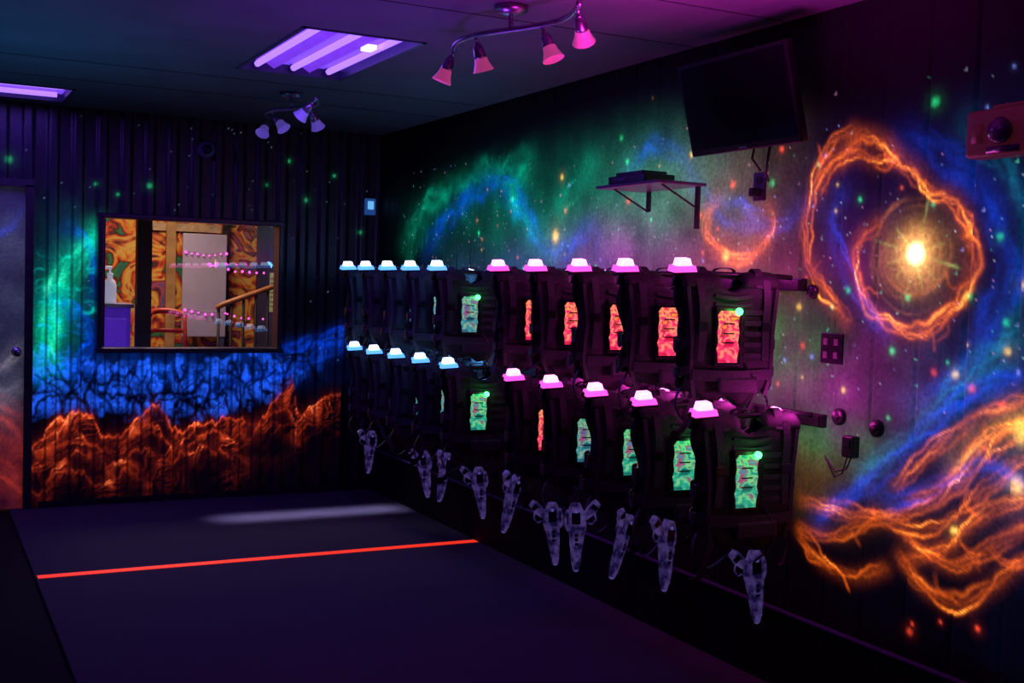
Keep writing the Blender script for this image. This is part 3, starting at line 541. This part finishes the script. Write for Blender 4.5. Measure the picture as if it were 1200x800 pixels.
def make_body(seed):
    r=random.Random(seed);off=Vector((seed*7.3,seed*3.1,seed*1.7))
    hz=[0,.05,.1,.16,.24,.34,.42,.47];hw=[.198,.205,.200,.188,.184,.192+r.uniform(-.015,.012),.182,.15+r.uniform(-.02,.02)]
    half=lambda z,hz=hz,hw=hw:float(np.interp(-z,hz,hw))
    bm=bmesh.new()
    for sg in (-1,1):
        nx,nz=20,24;ztop=-.02;zb=-.46+r.uniform(-.03,.02);G=[[None]*(nx+1) for _ in range(nz+1)];K=[[None]*(nx+1) for _ in range(nz+1)]
        for j in range(nz+1):
            z=ztop+(zb-ztop)*j/nz;h=half(z)
            for i in range(nx+1):
                s=-1+2*i/nx;x=s*h
                w1=mn.noise(Vector((s*2.1,z*9,sg*3))+off)
                x+=.022*mn.noise(Vector((s*1.5,z*11,sg*5+1))+off)*abs(s)
                zt=z
                if j<=2: zt=z-.045*max(0,1-(x/.07)**2)*(1-j/3)
                if j>=nz-2: zt=z+.03*(abs(s)**3)*((j-nz+3)/3)+.04*mn.noise(Vector((s*3,5,sg))+off)
                puff=.032*math.sqrt(max(0,1-s**4))*(1-.55*abs(j/nz*2-1)**4)+.018*w1+.004*math.sin(z*75+s*2)*(1-abs(s))
                G[j][i]=bm.verts.new((x,sg*(.052+puff),zt));K[j][i]=bm.verts.new((x*.985,sg*.038,zt))
        for j in range(nz):
            for i in range(nx):
                bm.faces.new((G[j][i],G[j][i+1],G[j+1][i+1],G[j+1][i]));bm.faces.new((K[j][i],K[j+1][i],K[j+1][i+1],K[j][i+1]))
        for i in range(nx):
            bm.faces.new((G[0][i],K[0][i],K[0][i+1],G[0][i+1]));bm.faces.new((G[nz][i],G[nz][i+1],K[nz][i+1],K[nz][i]))
        for j in range(nz):
            bm.faces.new((G[j][0],G[j+1][0],K[j+1][0],K[j][0]));bm.faces.new((G[j][nx],K[j][nx],K[j+1][nx],G[j+1][nx]))
    for sx_ in (-1,1):
        xs_=[.05,.075,.10,.13,.16,.19,.205];rows=[]
        for k in range(13):
            th_=math.pi*k/12;row=[]
            for i,x in enumerate(xs_):
                e=1-((i-3)/3.0)**2*.18+.08*mn.noise(Vector((x*20,k*.4,sx_))+off)
                row.append((sx_*x,-math.cos(th_)*.076,-.05+math.sin(th_)*.064*e))
            rows.append(row)
        O=[[bm.verts.new(p) for p in q] for q in rows];I=[[bm.verts.new((p[0],p[1]*.62,-.05+(p[2]+.05)*.62)) for p in q] for q in rows]
        for k in range(12):
            for i in range(6):
                bm.faces.new((O[k][i],O[k][i+1],O[k+1][i+1],O[k+1][i]));bm.faces.new((I[k][i],I[k+1][i],I[k+1][i+1],I[k][i+1]))
            bm.faces.new((O[k][0],O[k+1][0],I[k+1][0],I[k][0]));bm.faces.new((O[k][6],I[k][6],I[k+1][6],O[k+1][6]))
        for i in range(6):
            bm.faces.new((O[0][i],I[0][i],I[0][i+1],O[0][i+1]));bm.faces.new((O[12][i],O[12][i+1],I[12][i+1],I[12][i]))
    bme=steal(finish('vest_body_%d'%seed,bm,[fab],None,True))
    bm=bmesh.new()
    for sx_ in (-1,1):
        for z in (-.25,-.35):
            h=half(z)+.004
            ribbon(bm,[(sx_*(h-.02),-.08,z),(sx_*(h+.008),-.05,z-.006),(sx_*(h+.016),0,z-.016-r.random()*.02),(sx_*(h+.008),.05,z-.006),(sx_*(h-.02),.08,z)],.032,.004,0,(0,0,1))
            bbox(bm,(sx_*(h+.012),-.02,z-.01),(.014,.045,.038),1,None,.004)
        # stitched edge binding down the panel sides
        ribbon(bm,[(sx_*(half(-.05-.08*k)-.012),-.072-.012*math.sin(math.pi*k/5),-.05-.08*k) for k in range(6)],.016,.006,0)
        ribbon(bm,[(sx_*.145,-.066,-.02),(sx_*.14,-.094,-.10),(sx_*.135,-.097,-.2),(sx_*.14,-.094,-.32)],.030,.005,0);bbox(bm,(sx_*.138,-.100,-.19),(.044,.012,.034),1,None,.004)
        ribbon(bm,[(sx_*.11,.075,-.06),(sx_*.12,.03,.012),(sx_*.12,-.03,.014),(sx_*.11,-.078,-.05)],.030,.006,0)
        a=r.uniform(-.06,.06);l=r.uniform(.07,.18);y0=-.05 if sx_<0 else .05
        ribbon(bm,[(sx_*.13,y0,-.43),(sx_*.14+a*.4,y0-.01,-.43-l*.4),(sx_*.12+a,y0,-.43-l*.8),(sx_*.13+a*1.4,y0+.01,-.43-l)],.024,.003,0)
        bbox(bm,(sx_*.13+a*1.4,y0+.01,-.43-l),(.034,.014,.036),1,None,.004)
        ribbon(bm,[(sx_*.16,.03,-.40),(sx_*.20,.0,-.48),(sx_*.16,-.03,-.53-r.random()*.06),(sx_*.08,-.05,-.50),(sx_*.05,-.05,-.43)],.022,.003,0,(0,1,0))
    ribbon(bm,[(-.055,.05,-.02),(-.04,.03,.015),(0,.02,.022),(.04,.03,.015),(.055,.05,-.02)],.024,.004,0,(0,1,0))
    ribbon(bm,[(-.17,-.085,-.37),(0,-.104,-.375),(.17,-.085,-.37)],.04,.005,0,(0,0,1));bbox(bm,(.02,-.102,-.41),(.17,.022,.06),0,None,.01)
    for z in (-.06,-.09): ribbon(bm,[(-.08,-.082,z-.02),(0,-.090,z-.03),(.08,-.082,z-.02)],.014,.004,0,(0,0,1))
    for z in (-.14,-.18,-.22,-.26,-.30): ribbon(bm,[(.045,-.088,z),(.09,-.094,z),(.12,-.09,z)],.018,.005,0,(0,0,1))   # webbing ladder
    bbox(bm,(-.03,-.090,-.23),(.118,.022,.225),1,None,.010,3);bbox(bm,(0,.085,-.22),(.13,.022,.2),1,None,.01,3)
    for x in (-.08,.02):
        for z in (-.13,-.33): tube(bm,[(x,-.10,z),(x,-.104,z)],.004,8,1)
    tube(bm,[(.05,-.09,-.33),(.085,-.10,-.38),(.10,-.09,-.44),(.07,-.08,-.50),(.03,-.07,-.53)],.005,6,1)
    gme=steal(finish('vest_gear_%d'%seed,bm,[web,plast],None))
    return bme,gme
VAR=[make_body(s) for s in (1,2,3,4,5)]
def disp_mesh(nm,mt,on):
    bm=bmesh.new()
    out=[(-.040,-.325),(.040,-.325),(.042,-.295),(.048,-.275),(.041,-.25),(.046,-.215),(.041,-.185),(.046,-.15),(.034,-.135),(-.034,-.135),(-.046,-.15),(-.041,-.185),(-.046,-.215),(-.041,-.25),(-.048,-.275),(-.042,-.295)]
    prism(bm,out,-.1065,-.100,0)
    for z in (-.165,-.20,-.235,-.27,-.30): bbox(bm,(0,-.108,z),(.056,.006,.008),0)
    for z in (-.182,-.218,-.252): bbox(bm,(0,-.108,z),(.046,.004,.005),2)
    tube(bm,[(.040,-.104,-.137),(.040,-.118,-.137)],.014,10,1)
    return steal(finish(nm,bm,[mt,led if on else plast,plast]))
DM={}
for k,m_ in (('p',D_pink),('g',D_green),('c',D_cyan)):
    for on in (0,1): DM[k,on]=disp_mesh('display_%s%d'%(k,on),m_,on)
def lamp_mesh(nm,mt,mt2):
    bm=bmesh.new()
    prism(bm,[(-.032,.014),(.032,.014),(.022,.044),(-.022,.044)],-.026,.026,0,.006)
    prism(bm,[(-.048,-.004),(.048,-.004),(.040,.018),(-.040,.018)],-.032,.032,1,.004)
    bbox(bm,(0,0,-.008),(.098,.068,.008),2,None,.003)
    return steal(finish(nm,bm,[mt,mt2,plast]))
LM={'p':lamp_mesh('lamp_pink',L_pink,L_pink2),'c':lamp_mesh('lamp_cyan',L_cyan,L_cyan2)}
ph_m=bpy.data.materials.new('phaser_plastic');ph_m.use_nodes=True
nt=ph_m.node_tree;N=nt.nodes;b=N['Principled BSDF'];b.inputs['Roughness'].default_value=.25
tc=N.new('ShaderNodeTexCoord');vo=N.new('ShaderNodeTexNoise');vo.inputs['Scale'].default_value=26;vo.inputs['Detail'].default_value=2;nt.links.new(tc.outputs['Object'],vo.inputs['Vector'])
cr=N.new('ShaderNodeValToRGB');e=cr.color_ramp.elements;e[0].position=.38;e[0].color=(.012,.008,.06,1);e[1].position=.68;e[1].color=(.13,.08,.33,1);nt.links.new(vo.outputs['Fac'],cr.inputs['Fac'])
nt.links.new(cr.outputs['Color'],b.inputs['Base Color']);nt.links.new(cr.outputs['Color'],b.inputs['Emission Color']);b.inputs['Emission Strength'].default_value=.42;ph_m.cycles.emission_sampling='NONE'
ph_d=mat('phaser_dark_inlay',(.01,.008,.03),.3);ph_l=mat('phaser_lens',(.15,.1,.4),.15,emit=(.15,.12,.5),es=.4)
bm=bmesh.new()
prism(bm,[(-.018,0),(.018,0),(.030,-.025),(.032,-.10),(.025,-.12),(.027,-.185),(.020,-.205),(.020,-.26),(.013,-.272),(-.011,-.272),(-.017,-.26),(-.017,-.21),(-.027,-.19),(-.029,-.14),(-.042,-.118),(-.046,-.095),(-.034,-.035)],-.016,.016,0,.005)
prism(bm,[(-.034,-.04),(-.038,-.08),(-.085,-.045),(-.108,-.008),(-.088,.014),(-.065,.002)],-.013,.013,0,.004)
tube(bm,[(-.042,0,-.085),(-.072,0,-.092),(-.088,0,-.072),(-.082,0,-.048)],.004,6,0)
tube(bm,[(.002,0,-.12),(.002,0,-.265),(.002,0,-.285)],[.021,.018,.014],12,0);sphere(bm,(.002,0,-.282),.013,2)
tube(bm,[(.034,0,-.03),(.044,0,-.05),(.044,0,-.09),(.034,0,-.12)],.006,8,0)
for z in (-.145,-.165,-.185,-.225,-.245): tube(bm,[(.002,0,z+.003),(.002,0,z-.003)],.025 if z>-.2 else .022,12,0)
for y in (-.018,.018):
    bbox(bm,(.0,y,-.065),(.038,.006,.05),1,None,.002);bbox(bm,(0,y,-.155),(.014,.006,.05),1,None,.001);bbox(bm,(-.08,y*.75,-.02),(.02,.006,.03),1,Euler((0,.9,0)).to_matrix(),.001)
    tube(bm,[(.0,y,-.035),(0,y*1.25,-.035)],.008,10,2)
phme=steal(finish('phaser_body',bm,[ph_m,ph_d,ph_l]))
bm=bmesh.new();tube(bm,[(.010*math.cos(k*.75),.010*math.sin(k*.75),.07*k/50) for k in range(51)],.003,5);cablme=steal(finish('coiled_cable',bm,[web],None,True))
def mesh_child(name,me,parent,loc=(0,0,0),rot=(0,0,0),sc=(1,1,1)):
    o=bpy.data.objects.new(name,me);link(o,parent);o.location=loc;o.rotation_euler=rot;o.scale=sc;return o
M_rack=mat('rack_steel',(.03,.025,.035),.35,.6)
bm=bmesh.new()
tube(bm,[(.29,0,-.005),(.23,0,-.002),(-.22,0,-.002),(-.235,0,.010)],.010,8,0);armme=steal(finish('hanger_arm',bm,[M_rack],None,True))
XC=2.68;vi=0
def vest(y,ztop,lc,dc_,rz,on,lx):
    global vi
    e=empty('laser_tag_vest',(XC,y,ztop),(0,0,rz));e.scale=(1.05,.62,1.);b_,g_=VAR[(vi*3)%5];vi+=1
    mesh_child('vest_body',b_,e);mesh_child('straps_and_housings',g_,e);mesh_child('chest_display',DM[dc_,on],e,(-.03,0,0));mesh_child('hanger_arm',armme,e)
    mesh_child('shoulder_lamp_1',LM[lc],e,(lx,-.01,.008),(.1,-.06,0),(1,1.3,1));mesh_child('shoulder_lamp_2',LM[lc],e,(.17,.085,-.02),(-1.0,.25,0),(.9,1,.9))
def phaser(x,y,z,rz,tx,ty,s=.95):
    e=empty('laser_tag_phaser',(x,y,z));e.scale=(s,s,s)
    mesh_child('phaser_body',phme,e,(0,0,0),(tx,ty,rz));mesh_child('coiled_cable',cablme,e)
top=[7.10,6.74,6.38,6.02,5.66,4.92,4.55,4.18,3.81,3.44]
low=[6.98,6.60,6.24,5.88,5.52,4.77,4.40,4.03,3.67,3.30]
for i,y in enumerate(top):
    far=i<5;vest(y,1.615,'c' if far else 'p','c' if far else 'p',random.uniform(-.12,.06),1 if i in(4,9) else 0,-.195)
ld=['c','c','c','c','g','p','c','g','g','g']
for i,y in enumerate(low):
    far=i<5;vest(y,1.105,'c' if far else 'p',ld[i],random.uniform(-.12,.06),1 if i in(4,7,8,9) else 0,-.18)
for x,y,z,rz,tx,ty in [(2.62,6.96,.585,.2,.05,.05),(2.67,6.22,.56,-.9,.0,-.12),(2.66,5.86,.60,.6,.08,.15),(2.68,5.50,.575,-.3,-.1,-.10),(2.52,4.75,.66,.4,.1,.22),(2.50,4.38,.60,-.5,-.05,-.08),(2.40,4.01,.67,2.7,.08,.04),(2.68,4.03,.60,.5,.1,.35),(2.61,3.65,.66,.2,-.06,.12),(2.73,3.28,.61,-.2,.05,-.10)]:
    phaser(x,y,z,rz,tx,ty)
for zz,ys_ in ((1.615,top),(1.105,low)):
    for gi in (0,5):
        yy=ys_[gi:gi+5];e=empty('vest_hanging_rail',(XR,0,zz));bm=bmesh.new()
        bbox(bm,(-.016,(yy[0]+yy[-1])/2,-.03),(.028,yy[0]-yy[-1]+.05,.05),0,None,.004)
        for y in yy: bbox(bm,(-.036,y,-.03),(.016,.04,.04),0,None,.003)
        finish('rail_body',bm,[M_rack],e)
e=empty('charging_control_box',(XR,3.13,1.0));bm=bmesh.new();bbox(bm,(-.02,0,0),(.04,.055,.08),0,None,.006);bbox(bm,(-.042,0,.015),(.004,.035,.025),1)
for k in range(2): tube(bm,[(-.025,-.01+.02*k,-.04),(-.035,.0+.02*k,-.08-.02*k),(-.035,.06,-.10-.02*k),(-.03,.12,-.05)],.003,6,0)
finish('box_body',bm,[mat('control_box',(.012,.011,.015),.4),mat('control_face',(.02,.03,.03),.3)],e)

# ------------------------------------------------------------------ lights
def light(name,kind,loc,energy,col,size=.1,rot=(0,0,0),**k):
    l=bpy.data.lights.new(name,kind);l.energy=energy;l.color=col
    if kind=='AREA': l.size=size
    else: l.shadow_soft_size=size
    for a,b in k.items(): setattr(l,a,b)
    o=bpy.data.objects.new(name,l);o.location=loc;o.rotation_euler=rot;link(o);return o
for z in (1.58,1.08):
    for y in (4.74,4.36,3.99,3.62,3.24): light('pink_lamp_spill','POINT',(2.9,y,z+.07),1.6,(1.,.04,.62),.04)
    for y in (6.9,6.2,5.84): light('cyan_lamp_spill','POINT',(2.85,y,z+.07),1.4,(.10,.45,1.),.04)
for y,z in ((3.44,1.615),(5.66,1.615),(3.30,1.105),(3.67,1.105),(5.52,1.105)): light('green_led_spill','POINT',(XC+.01,y-.115,z-.13),.08,(.05,1.,.15),.012)
light('troffer_lamp','AREA',(1.745,5.4,H-.03),13,(.22,.07,1.),.5,shape='RECTANGLE',size_y=1.1)
light('troffer_lamp_rear','AREA',(.24,7.57,H-.03),10,(.2,.07,1.),1.1,shape='RECTANGLE',size_y=.5)
light('magenta_ceiling_fill','AREA',(2.2,3.0,1.7),17,(1.,.03,.75),.4,rot=(math.pi,0,0),spread=math.radians(110))  # unseen fill added to tint the ceiling magenta
light('violet_uplight','AREA',(1.6,4.4,1.3),6,(.3,.05,1.),.5,rot=(math.pi,0,0),spread=math.radians(120))
light('teal_wash','AREA',(.3,5.8,1.0),7,(.02,.30,.75),.6,rot=(math.pi,0,0),spread=math.radians(120))
light('violet_front','AREA',(1.2,2.5,H-.1),4,(.35,.06,1.),1.)
light('lobby_lamp','AREA',(1.7,9.2,2.5),25,(1.,.70,.55),.8)
light('floor_strip_fill','AREA',(2.35,7.3,H-.05),2.4,(.65,.6,1.),1.2,shape='RECTANGLE',size_y=.15,spread=math.radians(8))  # unseen narrow beam added to make the pale strip on the floor

w=bpy.data.worlds.new('night');scn.world=w;w.use_nodes=True;w.node_tree.nodes['Background'].inputs[0].default_value=(.004,.002,.012,1);w.node_tree.nodes['Background'].inputs[1].default_value=.5
scn.view_settings.view_transform='Standard'
R=Vector((.88755,-.4596,.0311));Fw=Vector((.46071,.8863,-.0490)).normalized();R=(R-Fw*R.dot(Fw)).normalized();U=R.cross(Fw)
cam=bpy.data.cameras.new('camera');co=bpy.data.objects.new('camera',cam);link(co)
co.matrix_world=Matrix(((R.x,U.x,-Fw.x,0),(R.y,U.y,-Fw.y,0),(R.z,U.z,-Fw.z,CH),(0,0,0,1)))
cam.sensor_width=36;cam.lens=40.49;cam.clip_start=.05;scn.camera=co
